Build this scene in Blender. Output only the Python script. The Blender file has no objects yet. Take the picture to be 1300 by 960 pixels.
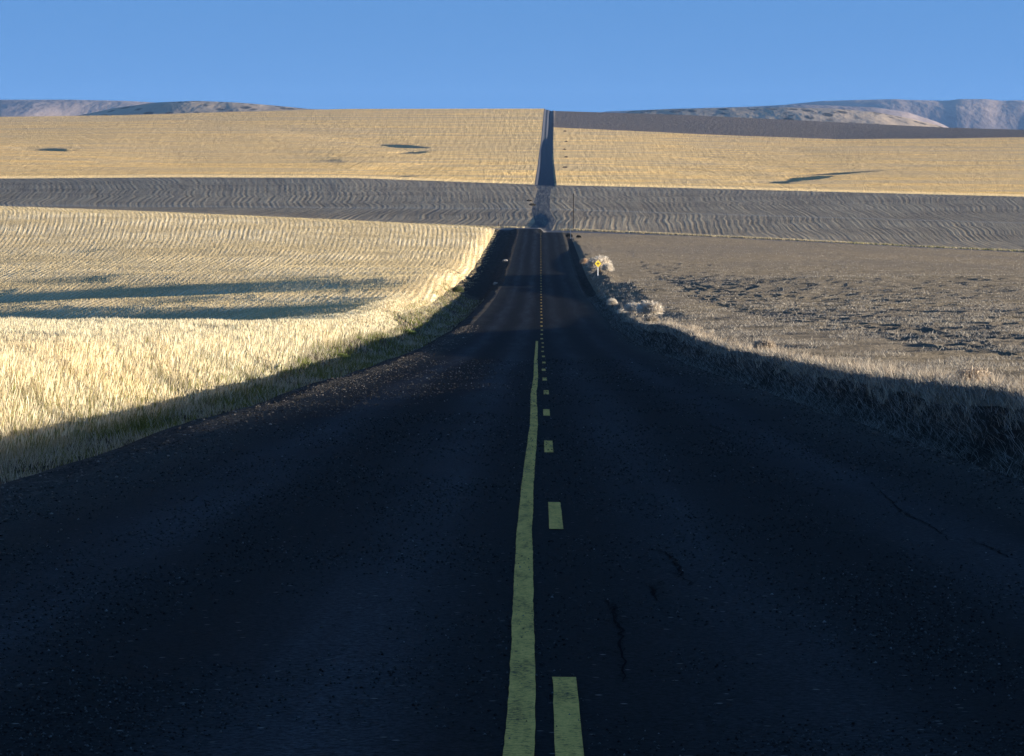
import bpy, bmesh, math, random
import numpy as np
from mathutils import Vector, Matrix
from mathutils import noise as mnoise

rng = np.random.default_rng(7)
random.seed(7)
scene = bpy.context.scene
COL = scene.collection

# ------------------------------------------------------------------ camera numbers
F = 4160.0                       # focal length in photo pixels (photo is 1300 wide)
HOR = 230.0                      # level horizon row in the photo
VX = 686.0                       # column the road runs towards
SUN_EL = math.radians(2.8)
SUN_AZ = math.radians(91)        # from straight ahead towards the right

def zimg(y, Y):                  # height that shows at photo row y when Y metres ahead
    return (HOR - y) / F * Y
def ximg(x, Y):
    return (x - VX) / F * Y

# ------------------------------------------------------------------ helpers
def tag(o, label=None, cat=None, group=None, kind=None):
    if label: o['label'] = label
    if cat: o['category'] = cat
    if group: o['group'] = group
    if kind: o['kind'] = kind
    return o

def mesh_obj(name, verts, faces, mat, parent=None, smooth=False, cols=None):
    me = bpy.data.meshes.new(name)
    verts = np.asarray(verts, dtype=np.float32)
    faces = np.asarray(faces, dtype=np.int32)
    n, k = faces.shape
    me.vertices.add(len(verts)); me.vertices.foreach_set('co', verts.ravel())
    me.loops.add(n * k); me.loops.foreach_set('vertex_index', faces.ravel())
    me.polygons.add(n)
    me.polygons.foreach_set('loop_start', np.arange(0, n * k, k, dtype=np.int32))
    me.polygons.foreach_set('loop_total', np.full(n, k, dtype=np.int32))
    if smooth: me.polygons.foreach_set('use_smooth', np.ones(n, dtype=bool))
    me.update(calc_edges=True)
    if cols is not None:
        a = me.color_attributes.new('tint', 'FLOAT_COLOR', 'POINT')
        c = np.ones((len(verts), 4), dtype=np.float32); c[:, :3] = cols
        a.data.foreach_set('color', c.ravel())
    o = bpy.data.objects.new(name, me); COL.objects.link(o)
    if mat: me.materials.append(mat)
    if parent: o.parent = parent
    return o

def bm_obj(name, bm, mat, parent=None, smooth=False):
    me = bpy.data.meshes.new(name); bm.to_mesh(me); bm.free()
    if smooth:
        for p in me.polygons: p.use_smooth = True
    me.materials.append(mat)
    o = bpy.data.objects.new(name, me); COL.objects.link(o)
    if parent: o.parent = parent
    return o

def empty(name, loc, rz=0):
    o = bpy.data.objects.new(name, None); COL.objects.link(o)
    o.location = loc; o.rotation_euler = (0, 0, rz); o.empty_display_size = .2
    return o

def pchip_rows(cy, cz, Y):
    """smooth monotone-ish interpolation of rows: cy (m), cz (m, n) at Y (k) -> (k, n)"""
    cy = np.asarray(cy, float); cz = np.asarray(cz, float)
    h = np.diff(cy)[:, None]; d = np.diff(cz, axis=0) / h
    m = np.zeros_like(cz)
    w1 = 2 * h[1:] + h[:-1]; w2 = h[1:] + 2 * h[:-1]
    a, b = d[:-1], d[1:]
    with np.errstate(divide='ignore', invalid='ignore'):
        hm = (w1 + w2) / (w1 / a + w2 / b)
    m[1:-1] = np.where(a * b > 0, hm, 0)
    m[0] = d[0]; m[-1] = d[-1]
    i = np.clip(np.searchsorted(cy, Y) - 1, 0, len(cy) - 2)
    t = ((Y - cy[i]) / (cy[i + 1] - cy[i]))[:, None]; t = np.clip(t, 0, 1)
    H = (cy[i + 1] - cy[i])[:, None]
    return ((2*t**3 - 3*t**2 + 1) * cz[i] + (t**3 - 2*t**2 + t) * H * m[i]
            + (-2*t**3 + 3*t**2) * cz[i + 1] + (t**3 - t**2) * H * m[i + 1])

def smoothstep(a, b, x):
    t = np.clip((x - a) / (b - a), 0, 1); return t * t * (3 - 2 * t)

_perm = np.random.default_rng(3).random((256, 256))
def vnoise(x, y):
    xi = np.floor(x).astype(int); yi = np.floor(y).astype(int)
    fx = x - xi; fy = y - yi
    fx = fx*fx*fx*(fx*(fx*6-15)+10); fy = fy*fy*fy*(fy*(fy*6-15)+10)
    g = lambda a, b: _perm[a & 255, b & 255]
    return ((g(xi, yi)*(1-fx) + g(xi+1, yi)*fx)*(1-fy) + (g(xi, yi+1)*(1-fx) + g(xi+1, yi+1)*fx)*fy) * 2 - 1
def fbm(x, y, n=4):
    s = 0; a = 1.0; t = 0
    for k in range(n):
        s = s + a * vnoise(x * 2**k + 17.3 * k, y * 2**k + 5.1 * k); t += a; a *= .5
    return s / t

# ------------------------------------------------------------------ height of the land
RP = [(-120, 3.3), (0, -1.48), (60, -3.88), (107, -5.76), (160, -7.66), (223, -9.27), (277, -10.35), (363, -11.4), (420, -11.6),
      (470, -11.35), (545, -10.7), (614, -10.15), (652, -9.9), (700, -9.75)]
RP = np.array(RP)
def zroad(Y):
    Y = np.atleast_1d(np.asarray(Y, float))
    return pchip_rows(RP[:, 0], RP[:, 1:2], Y)[:, 0]

# control rows: at each distance a list of (photo column, photo row) on the open fields
def I(Y, *p): return (Y, [(ximg(x, Y), zimg(y, Y)) for x, y in p])
def R(Y, *p):  # relative to the road height
    z = float(zroad(Y)[0]); return (Y, [(x, z + r) for x, r in p])
LEFT = [R(-120, (-80, 2.5), (-23, 1.0), (-10, .35)), R(0, (-80, 2.5), (-23, 1.0), (-10, .35)), R(60, (-80, 3.0), (-23, 1.0), (-10, .4)),
    R(110, (-80, 1.9), (-23, .65), (-10, .35)),
    I(140, (-1500, 412), (0, 419), (220, 420), (400, 421)),
    I(172, (-1500, 450), (0, 425), (220, 422), (440, 413)),
    I(205, (-1500, 430), (0, 422), (220, 413), (440, 397), (500, 393)),
    I(235, (-1500, 420), (0, 409), (220, 397), (440, 386), (525, 380)),
    I(265, (-1500, 400), (0, 388), (220, 379), (440, 373), (540, 371)),
    I(300, (-1500, 390), (0, 391), (220, 377), (440, 364), (565, 356.5)),
    I(330, (-1500, 380), (0, 374), (220, 364), (440, 353), (565, 350)),
    I(365, (-1500, 352), (0, 354), (220, 349), (440, 346), (570, 344)),
    I(420, (-1500, 320), (0, 334), (220, 330), (440, 329), (590, 334)),
    I(500, (-1500, 280), (0, 304), (220, 306), (440, 309), (600, 314)),
    I(590, (-1500, 240), (0, 268), (220, 277), (440, 287), (600, 296)),
    I(640, (-1500, 235), (0, 262.5), (220, 270), (440, 280), (610, 289)),
    I(680, (-1500, 238), (0, 266), (220, 273), (440, 283), (640, 290)),
    I(900, (-1500, 262), (0, 262), (220, 263), (440, 265), (686, 266)),
    I(930, (-1500, 256), (0, 257), (220, 258), (440, 261), (686, 263)),
    I(1100, (-1500, 244), (0, 242), (220, 241), (440, 243), (686, 249)),
    I(1300, (-1500, 230), (0, 227), (220, 225.5), (440, 226), (690, 235)),
    I(1340, (-1500, 228), (0, 224), (220, 222), (440, 223), (690, 232)),
    I(1800, (-1500, 210), (-300, 200), (0, 190), (220, 201), (440, 199), (560, 203), (690, 207)),
    I(2300, (-1500, 190), (-300, 185), (0, 174), (150, 170), (330, 172), (480, 180), (600, 181), (695, 180)),
    I(2800, (-1500, 180), (-300, 165), (0, 154), (220, 151), (440, 147), (695, 149)),
    I(3100, (-1500, 170), (-300, 155), (0, 149), (150, 147), (300, 142.5), (440, 139.5), (697, 139)),
    I(3700, (-1500, 175), (0, 160), (220, 155), (440, 154), (697, 158)),
    I(4600, (-1500, 200), (697, 200))]
RIGHT = [R(-120, (10, .35), (80, 2.5)), R(0, (10, .35), (80, 2.0)), R(45, (8, .0), (40, .3)),
    R(75, (9, .08), (40, .3)),
    I(110, (1000, 448), (1300, 443), (2500, 430)),
    I(150, (900, 422), (1300, 414), (2500, 400)),
    I(200, (790, 411), (870, 405), (1300, 395), (2500, 385)),
    I(300, (760, 379), (820, 374), (1300, 366), (2500, 360)),
    I(342, (745, 366), (800, 360), (1050, 353), (1300, 350), (2500, 346)),
    I(390, (770, 353), (1050, 349), (1300, 350), (2500, 345)),
    I(450, (760, 334), (1050, 338), (1300, 341), (2500, 345)),
    I(550, (750, 311), (1050, 321), (1300, 329), (2500, 345)),
    I(640, (730, 296), (870, 300), (1300, 321), (2500, 350)),
    I(680, (730, 290), (870, 298), (1300, 318), (2500, 350)),
    I(900, (686, 266), (870, 272), (1300, 284), (2500, 310)),
    I(930, (686, 263), (870, 269), (1300, 281), (2500, 307)),
    I(1100, (686, 249), (870, 255), (1300, 267), (2500, 290)),
    I(1300, (690, 235), (870, 239), (1300, 250), (2500, 275)),
    I(1340, (690, 232), (870, 236), (1300, 247), (2500, 272)),
    I(1800, (690, 207), (870, 213), (1020, 217.5), (1180, 219), (1300, 221), (1600, 216), (2500, 250)),
    I(2300, (695, 180), (870, 187), (1000, 192.5), (1150, 193.5), (1300, 194), (2500, 215)),
    I(2700, (697, 162), (870, 170), (1060, 177), (1130, 176), (1300, 175), (2500, 195)),
    I(3100, (697, 139.5), (705, 142), (860, 146.5), (1000, 153), (1200, 163), (1300, 166), (2500, 180)),
    I(3700, (697, 158), (1300, 185), (2500, 200)),
    I(4600, (697, 200), (2500, 210))]

def field(rows, X, Y):
    """X (k,n) positions, Y (k) rows; returns z (k,n)"""
    cy = np.array([r[0] for r in rows], float)
    out = np.zeros_like(X)
    # evaluate each control row at the actual X positions (bearing kept between rows)
    for k in range(len(Y)):
        i = int(np.clip(np.searchsorted(cy, Y[k]) - 1, 0, len(cy) - 2))
        idx = range(max(0, i - 1), min(len(cy), i + 3))
        vals = []
        for j in idx:
            p = rows[j][1]
            s = 1.0
            if Y[k] > 150 and cy[j] > 1: s = cy[j] / Y[k]
            vals.append(np.interp(X[k] * s, [q[0] for q in p], [q[1] for q in p]) if cy[j] < 150 or True else 0)
        out[k] = pchip_rows(cy[list(idx)], np.array(vals), Y[k:k+1])[0]
    return out

def track_x(Y):   # centre of the track beyond the crossroad
    return np.interp(Y, [0, 640, 680, 760, 900, 1100, 1300, 2000, 3100, 5000], [0, 0, .4, 1.6, .4, 1.2, 2.2, 3.6, 8.2, 12])

def on_land(px, py, y0=1350, y1=3050):
    Ys = np.arange(y0, y1, 10.0); Xs = ximg(px, Ys)
    z = field(LEFT if px < 692 else RIGHT, Xs[:, None], Ys)[:, 0]
    k = int(np.argmin(np.abs(HOR - z / Ys * F - py))); return float(Xs[k]), float(Ys[k])
# washes and gullies worn into the far slopes: photo polyline, depth (m), half width (m)
GULL = [([(480, 182), (500, 184), (520, 187)], 1.5, 9), ([(505, 193), (516, 194), (527, 191)], 1.7, 8), ([(468, 221), (486, 214), (510, 208), (560, 205), (610, 205)], 1.7, 22),
        ([(44, 185), (58, 187), (70, 188)], 2.0, 13), ([(330, 160), (420, 172), (480, 182)], .9, 26),
        ([(300, 178), (390, 196), (440, 214)], .9, 30), ([(886, 195), (900, 196), (912, 197)], 1.7, 12), ([(850, 190), (960, 206), (1030, 216)], 1.1, 26),
        ([(1012, 220), (1035, 218), (1062, 217), (1085, 215)], 2.3, 15), ([(960, 231), (985, 227), (1010, 222)], 1.5, 13), ([(1090, 214), (1150, 208), (1220, 205)], 1.1, 30),
        ([(860, 212), (930, 219), (985, 226)], 1.1, 28), ([(1010, 188), (1040, 197), (1062, 212)], .8, 20)]
GW = [([on_land(*p) for p in pl], d, w) for pl, d, w in GULL]
def gullies(X, Yc):
    out = np.zeros_like(X)
    for pts, d, w in GW:
        best = np.full(X.shape, 1e9)
        for (ax, ay), (bx, by) in zip(pts[:-1], pts[1:]):
            L = (bx - ax) ** 2 + (by - ay) ** 2 + 1e-6
            t = np.clip(((X - ax) * (bx - ax) + (Yc - ay) * (by - ay)) / L, 0, 1)
            best = np.minimum(best, np.hypot(X - ax - t * (bx - ax), Yc - ay - t * (by - ay)))
        out = np.maximum(out, d * np.exp(-(best / w) ** 2))
    return out

def height(X, Y):
    """X (k,n), Y (k)"""
    Yc = Y[:, None] * np.ones_like(X)
    zr = zroad(np.clip(Y, -120, 700))[:, None]
    # irregular edge lines of the banks
    wob = .25 * fbm(Yc / 9.0, Yc * 0 + 3.3, 3)
    l = field(LEFT, X, Y); r = field(RIGHT, X, Y)
    near = 1 - smoothstep(620, 660, Yc)
    # ---- left side of the near corridor
    a = -X + wob
    ditchL = -.5 - .45 * smoothstep(120, 330, Yc)
    prof = np.where(a < 4.6, -.0 - .012 * a, 0)
    zl = zr - .05 + (ditchL + .05) * smoothstep(4.6, 6.2, a)
    widL = 9.2 + 2.0 * smoothstep(150, 300, Yc)
    tL = smoothstep(6.7, widL, a)
    zl = zl * (1 - tL) + l * tL
    # ---- right side
    b = X + wob * .5
    ditchR = -.42 - .2 * smoothstep(100, 250, Yc) + .40 * smoothstep(385, 440, Yc)
    zr2 = zr - .05 + (ditchR + .05) * smoothstep(4.35, 4.95, b)
    tR = smoothstep(5.0, 5.9 + .6 * smoothstep(100, 300, Yc), b)
    lip = (.08 + .22 * smoothstep(20, 50, Yc) * (1 - smoothstep(150, 200, Yc))) * np.exp(-((b - 6.1) / .6) ** 2) * (1 - smoothstep(150, 250, Yc))
    zr2 = zr2 * (1 - tR) + (r + lip) * tR
    # height added to the right bank, mostly out of view, to shade the road
    zr2 = zr2 + tR * .36 * (1 - smoothstep(20, 72, Yc))
    zr2 = zr2 + .95 * np.exp(-((b - 7.3) / 1.1) ** 2) * smoothstep(352, 362, Yc) * (1 - smoothstep(395, 410, Yc)) * (.8 + .4 * fbm(Yc / 8, b, 2))
    road = zr - .010 * np.abs(X)
    zn = np.where(np.abs(X) <= 4.21, road, np.where(X < 0, zl, zr2))
    # ---- open country beyond the crossroad
    zf = np.where(X < track_x(Yc), l, r)
    c = np.abs(X - track_x(Yc))
    sink = (1.1 * smoothstep(1290, 1330, Yc) + .08) * smoothstep(700, 740, Yc) * (1 - smoothstep(3.0, 3.9 + 0 * c, c))
    mid = smoothstep(0, 30, np.abs(X))
    und = fbm(X / 260, Yc / 420, 3) * 2.3 * smoothstep(1400, 1700, Yc) * (1 - smoothstep(2900, 3080, Yc)) * smoothstep(10, 150, c)
    zf = zf - sink * 1.0 + und - gullies(X + 6 * fbm(X / 40, Yc / 60, 2), Yc) * smoothstep(1320, 1400, Yc) * (1 - smoothstep(3000, 3090, Yc))
    z = zn * near + zf * (1 - near)
    # small roughness
    rough = smoothstep(6.3, 7.5, np.abs(X)) * near
    z = z + rough * np.where(X > 7, .055 * fbm(X / 7 + 40, Yc / 9, 3) * smoothstep(7, 12, X) * smoothstep(60, 130, Yc), 0)
    z = z + rough * np.where(X > 0, .055 * fbm(X / 1.1, Yc / 1.6, 4) + .06 * fbm(X / .35, Yc / .5, 2), .05 * fbm(X / 1.5, Yc / 2.5, 3)
                             + .18 * fbm(X / 14, Yc / 20, 2) * smoothstep(150, 260, Yc))
    dr = (smoothstep(4.5, 5.0, np.abs(X)) - smoothstep(6.3, 7.5, np.abs(X))) * near
    z = z + dr * .035 * fbm(X / .4, Yc / 1.2, 3)
    # far ranges
    return z

# rows and columns
rows = [-110, -60, -30, -15, -5]
y = 0.0
while y < 640:
    rows.append(y); y = y * 1.0062 + .22 if y > 8 else y + 1.5
rows += list(np.arange(641, 671, 2.0))
y = 673.0
while y < 1296: rows.append(y); y += 4.5
rows += [1298, 1304, 1310, 1316, 1322, 1330, 1340]
y = 1350.0
while y < 3095: rows.append(y); y += 11
rows += [3100, 3110, 3130, 3170, 3230, 3320, 3450, 3600, 3800, 4000]
rows = np.array(rows)
cor = [-14, -12.5, -11.2, -10.2, -9.5, -8.9, -8.4, -7.9, -7.4, -7.0, -6.6, -6.3, -6.0, -5.7, -5.4, -5.1, -4.8, -4.6, -4.4, -4.2,
       -3.5, -2.8, -2.1, -1.4, -.7, 0, .7, 1.4, 2.1, 2.8, 3.5, 4.2, 4.35, 4.5, 4.7, 4.9, 5.1, 5.3, 5.5, 5.7, 5.9, 6.1, 6.4, 6.7, 7.0, 7.4,
       7.9, 8.5, 9.2, 10.0, 11, 12.2, 14]
NS = 180
def xrow(Y):
    e = np.linspace(0, 1, NS + 1)[1:]
    half = .36 * max(Y, 0) + 45
    w = 14 + (half - 14) * (e ** (1.7 if Y < 400 else 1.25))
    sh = float(track_x(Y) * smoothstep(660, 680, Y))
    return np.concatenate([(-w + sh * (1 - e) ** 2)[::-1], np.array(cor) + sh, w + sh * (1 - e) ** 2])
GX = np.array([xrow(v) for v in rows]); GZ = height(GX, rows)
NC = GX.shape[1]; L0 = NS                       # index of the first corridor column
iroadL = NS + cor.index(-4.2); iroadR = NS + cor.index(4.2)

def ground_z(x, yv):
    """height of the built mesh at points (bilinear on the grid)"""
    x = np.asarray(x, float); yv = np.asarray(yv, float)
    i = np.clip(np.searchsorted(rows, yv) - 1, 0, len(rows) - 2)
    t = (yv - rows[i]) / (rows[i + 1] - rows[i])
    out = np.zeros(len(x))
    order = np.argsort(i); ui, st = np.unique(i[order], return_index=True)
    st = list(st) + [len(order)]
    for n_, a in enumerate(ui):
        sel = order[st[n_]:st[n_ + 1]]
        tt = t[sel]
        z0 = np.interp(x[sel], GX[a], GZ[a]); z1 = np.interp(x[sel], GX[a + 1], GZ[a + 1])
        out[sel] = z0 * (1 - tt) + z1 * tt
    return out
def gz(x, y): return float(ground_z([x], [y])[0])

# ------------------------------------------------------------------ node helpers
class N:
    def __init__(s, name):
        s.m = bpy.data.materials.new(name); s.m.use_nodes = True
        s.t = s.m.node_tree; s.t.nodes.clear()
        s.out = s.t.nodes.new('ShaderNodeOutputMaterial')
        s.b = s.t.nodes.new('ShaderNodeBsdfPrincipled'); s.t.links.new(s.b.outputs[0], s.out.inputs['Surface'])
        s.co = s.t.nodes.new('ShaderNodeTexCoord').outputs['Object']
    def node(s, typ, **kw):
        n = s.t.nodes.new(typ)
        for k, v in kw.items(): setattr(n, k, v)
        return n
    def lk(s, a, b): s.t.links.new(a, b)
    def inp(s, sock, v):
        if isinstance(v, bpy.types.NodeSocket): s.lk(v, sock)
        elif v is not None: sock.default_value = v
    def vec(s, scale=(1,1,1), loc=(0,0,0), rot=(0,0,0), src=None):
        n = s.node('ShaderNodeMapping'); s.inp(n.inputs['Vector'], src or s.co)
        n.inputs['Scale'].default_value = scale; n.inputs['Location'].default_value = loc; n.inputs['Rotation'].default_value = rot
        return n.outputs[0]
    def noise(s, v=None, scale=1, detail=4, rough=.55, dist=0):
        n = s.node('ShaderNodeTexNoise'); s.inp(n.inputs['Vector'], v or s.co)
        n.inputs['Scale'].default_value = scale; n.inputs['Detail'].default_value = detail
        n.inputs['Roughness'].default_value = rough; n.inputs['Distortion'].default_value = dist
        return n.outputs[0]
    def voro(s, v=None, scale=1, out='Distance'):
        n = s.node('ShaderNodeTexVoronoi'); s.inp(n.inputs['Vector'], v or s.co); n.inputs['Scale'].default_value = scale
        return n.outputs[out]
    def ramp(s, f, *stops):
        n = s.node('ShaderNodeValToRGB'); s.lk(f, n.inputs[0]); e = n.color_ramp.elements
        while len(e) < len(stops): e.new(.5)
        for q, (p, c) in zip(e, stops):
            q.position = p; q.color = (c, c, c, 1) if not hasattr(c, '__len__') else (*c, 1)
        return n.outputs[0]
    def mix(s, f, a, b, mode='MIX'):
        n = s.node('ShaderNodeMix', data_type='RGBA', blend_type=mode)
        s.inp(n.inputs[0], f)
        for sock, v in ((n.inputs[6], a), (n.inputs[7], b)):
            if isinstance(v, bpy.types.NodeSocket): s.lk(v, sock)
            elif hasattr(v, '__len__'): sock.default_value = (*v, 1)
            else: sock.default_value = (v, v, v, 1)
        return n.outputs[2]
    def math(s, op, a, b=None, c=None):
        n = s.node('ShaderNodeMath', operation=op)
        s.inp(n.inputs[0], a); s.inp(n.inputs[1], b); s.inp(n.inputs[2], c)
        return n.outputs[0]
    def xyz(s):
        n = s.node('ShaderNodeSeparateXYZ'); s.lk(s.co, n.inputs[0]); return n.outputs
    def comb(s, x, y, z=0.0):
        n = s.node('ShaderNodeCombineXYZ'); s.inp(n.inputs[0], x); s.inp(n.inputs[1], y); s.inp(n.inputs[2], z); return n.outputs[0]
    def done(s, col=None, rough=.9, spec=.2, bump=None, bdist=.05, bstr=1.0, corr=False):
        s.inp(s.b.inputs['Base Color'], col if isinstance(col, bpy.types.NodeSocket) else (*col, 1))
        s.inp(s.b.inputs['Roughness'], rough); s.b.inputs['Specular IOR Level'].default_value = spec
        if bump is not None:
            n = s.node('ShaderNodeBump'); n.inputs['Distance'].default_value = bdist; n.inputs['Strength'].default_value = bstr
            s.lk(bump, n.inputs['Height']); s.lk(n.outputs[0], s.b.inputs['Normal'])
        s.m.cycles.use_bump_map_correction = corr
        return s.m

# ---- asphalt
def m_asphalt():
    n = N('asphalt'); X, Y, Z = n.xyz()
    wig = n.noise(n.vec((.0, .02, 0)), 1, 2)
    xx = n.math('ADD', X, n.math('MULTIPLY', n.math('SUBTRACT', wig, .5), .7))
    ax = n.math('ABSOLUTE', xx)
    track = n.math('ADD', n.math('SMOOTH_MIN', 0, 0, 0), n.math('POWER', n.math('ABSOLUTE', n.math('COSINE', n.math('MULTIPLY', n.math('SUBTRACT', ax, .95), math.pi / 1.75))), 3.0))
    inside = n.ramp(n.math('DIVIDE', ax, 4.0), (.0, .3), (.14, 1.0), (.8, 1.0), (.92, 0))
    track = n.math('MULTIPLY', track, inside)
    leftlane = n.ramp(n.math('ADD', n.math('MULTIPLY', X, .25), .5), (.4, 1.0), (.6, .7))
    streak = n.noise(n.vec((2.2, .05, 1)), 1, 4, .6)
    patch = n.noise(n.vec((.7, .12, 1)), 1, 4, .6)
    f = n.math('MULTIPLY', n.math('MULTIPLY', track, leftlane), n.ramp(streak, (.3, .35), (.7, 1.2)))
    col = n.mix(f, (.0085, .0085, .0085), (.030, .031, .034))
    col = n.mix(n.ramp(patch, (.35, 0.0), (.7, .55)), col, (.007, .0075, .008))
    edge = n.ramp(n.math('DIVIDE', n.math('ADD', n.math('ABSOLUTE', X), n.math('MULTIPLY', n.math('SUBTRACT', patch, .5), 1.6)), 5.0), (.62, 0), (.80, .75))
    col = n.mix(edge, col, (.036, .033, .028))
    grain = n.noise(None, 34, 4, .8)
    col = n.mix(1.0, col, n.ramp(grain, (.36, .0), (.64, 2.5)), 'MULTIPLY')
    cr = n.voro(None, 22, 'Color'); d = n.voro(None, 22, 'Distance')
    sep = n.node('ShaderNodeSeparateColor'); n.lk(cr, sep.inputs[0])
    thr = n.math('GREATER_THAN', sep.outputs[0], .975)
    st = n.math('MULTIPLY', thr, n.ramp(d, (.22, 1), (.38, 0)))
    pick = n.mix(sep.outputs[1], (.03, .028, .025), (.20, .18, .15))
    col = n.mix(st, col, pick)
    n.b.inputs['Specular Tint'].default_value = (1, 1, 1, 1)
    hb = n.math('ADD', n.math('MULTIPLY', grain, .6), n.math('MULTIPLY', n.voro(None, 60), .5))
    return n.done(col, n.ramp(f, (0, .86), (1, .80)), .035, hb, .012, .8, True)

def m_gravel():
    n = N('gravel')
    cr = n.voro(None, 26, 'Color'); sep = n.node('ShaderNodeSeparateColor'); n.lk(cr, sep.inputs[0])
    col = n.mix(sep.outputs[0], (.022, .021, .020), (.12, .105, .085))
    hi = n.math('GREATER_THAN', sep.outputs[1], .95)
    col = n.mix(hi, col, (.34, .28, .22))
    big = n.noise(n.vec((1.2, .25, 1)), 1, 5, .6)
    col = n.mix(n.ramp(big, (.35, .75), (.65, 0)), col, (.018, .018, .020))
    return n.done(col, .95, .15, n.voro(None, 26), .03, 1, False)

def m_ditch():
    n = N('ditch_soil_and_shade')
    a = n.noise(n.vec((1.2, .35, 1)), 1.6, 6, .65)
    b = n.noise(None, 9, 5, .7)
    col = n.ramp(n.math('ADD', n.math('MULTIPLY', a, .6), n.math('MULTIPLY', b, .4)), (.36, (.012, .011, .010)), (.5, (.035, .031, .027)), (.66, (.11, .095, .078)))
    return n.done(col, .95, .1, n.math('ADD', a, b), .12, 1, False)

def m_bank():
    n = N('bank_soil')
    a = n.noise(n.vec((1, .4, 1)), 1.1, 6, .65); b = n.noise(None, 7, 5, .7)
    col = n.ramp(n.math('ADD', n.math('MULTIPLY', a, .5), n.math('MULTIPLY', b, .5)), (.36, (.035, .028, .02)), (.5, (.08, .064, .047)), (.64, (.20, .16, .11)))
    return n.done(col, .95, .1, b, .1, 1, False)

def rows_coord(n, spacing, warp_scale, warp_amt, second=None, tilt=0.0, fan=0.0, Y0=2000):
    """coordinate that counts drill rows running away from the road line, with slow bends"""
    X, Y, Z = n.xyz()
    w = n.noise(n.vec(warp_scale), 1, 2, .4)
    u = n.math('ADD', X, n.math('MULTIPLY', n.math('SUBTRACT', w, .5), warp_amt))
    u = n.math('ADD', u, n.math('MULTIPLY', Y, tilt))
    if fan: u = n.math('MULTIPLY', u, n.math('SUBTRACT', 1.0, n.math('MULTIPLY', n.math('DIVIDE', n.math('SUBTRACT', Y, Y0), Y0), fan)))
    if second:
        w2 = n.noise(n.vec(second[0]), 1, 2, .5)
        u = n.math('ADD', u, n.math('MULTIPLY', n.math('SUBTRACT', w2, .5), second[1]))
    return n.math('DIVIDE', u, spacing), X, Y

def lines(n, u, Y, k=1.0, along=.02, mixs=.45):
    v = n.comb(n.math('MULTIPLY', u, k), n.math('MULTIPLY', Y, along))
    a = n.noise(v, 1.9, 2, .5)
    sn = n.math('ADD', n.math('MULTIPLY', n.math('SINE', n.math('MULTIPLY', u, 2 * math.pi)), .5), .5)
    return n.math('ADD', n.math('MULTIPLY', sn, mixs), n.math('MULTIPLY', n.ramp(a, (.30, 0), (.70, 1)), 1 - mixs))

def m_stubble_near():
    n = N('stubble_near')
    u, X, Y = rows_coord(n, .62, (.010, .005, .01), 4, ((.04, .012, 0), .25), .0, .5, 380)
    s = lines(n, u, Y, 1.0, .018, .4)
    fuzz = n.noise(n.vec((2.2, .7, 1)), 2.0, 6, .7)
    big = n.noise(n.vec((.03, .02, 1)), 1, 4, .55)
    sw = n.math('MULTIPLY', s, n.ramp(n.noise(n.vec((.05, .03, 1), (7, 3, 0)), 1, 3), (.3, .25), (.6, 1)))
    tot = n.math('ADD', n.math('MULTIPLY', sw, .48), n.math('MULTIPLY', fuzz, .64))
    col = n.ramp(tot, (.25, (.30, .21, .10)), (.48, (.60, .46, .265)), (.75, (.86, .71, .46)))
    col = n.mix(n.ramp(big, (.42, 0), (.62, .45)), col, (.56, .40, .19))
    h = n.math('ADD', n.math('MULTIPLY', sw, .75), n.math('MULTIPLY', fuzz, .8))
    return n.done(col, .95, .08, h, .20, 1)

def m_straw_ground():
    n = N('straw_ground')
    a = n.noise(n.vec((1, .5, 1)), 1.3, 6, .7); b = n.noise(None, 12, 4, .7)
    col = n.ramp(n.math('ADD', n.math('MULTIPLY', a, .5), n.math('MULTIPLY', b, .5)), (.35, (.16, .12, .06)), (.5, (.34, .26, .13)), (.65, (.5, .4, .22)))
    return n.done(col, .95, .08, b, .12, 1)

def m_right_field():
    n = N('turned_stubble')
    X, Y, Z = n.xyz()
    a = n.noise(n.vec((.55, .16, 1)), 1.3, 7, .68, .4)
    b = n.noise(n.vec((3.0, 1.4, 1)), 2.2, 5, .75)
    c = n.noise(n.vec((.03, .018, 1)), 1, 4, .6)
    f = n.math('ADD', n.math('MULTIPLY', a, .5), n.math('MULTIPLY', b, .5))
    col = n.ramp(f, (.36, (.045, .037, .028)), (.46, (.145, .118, .082)), (.56, (.25, .20, .137)), (.68, (.53, .44, .30)))
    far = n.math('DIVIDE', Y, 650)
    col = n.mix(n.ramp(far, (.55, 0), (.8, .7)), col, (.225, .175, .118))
    col = n.mix(n.ramp(c, (.4, 0), (.62, .45)), col, (.15, .128, .108))
    return n.done(col, .95, .08, n.math('ADD', a, b), .22, 1)

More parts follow.
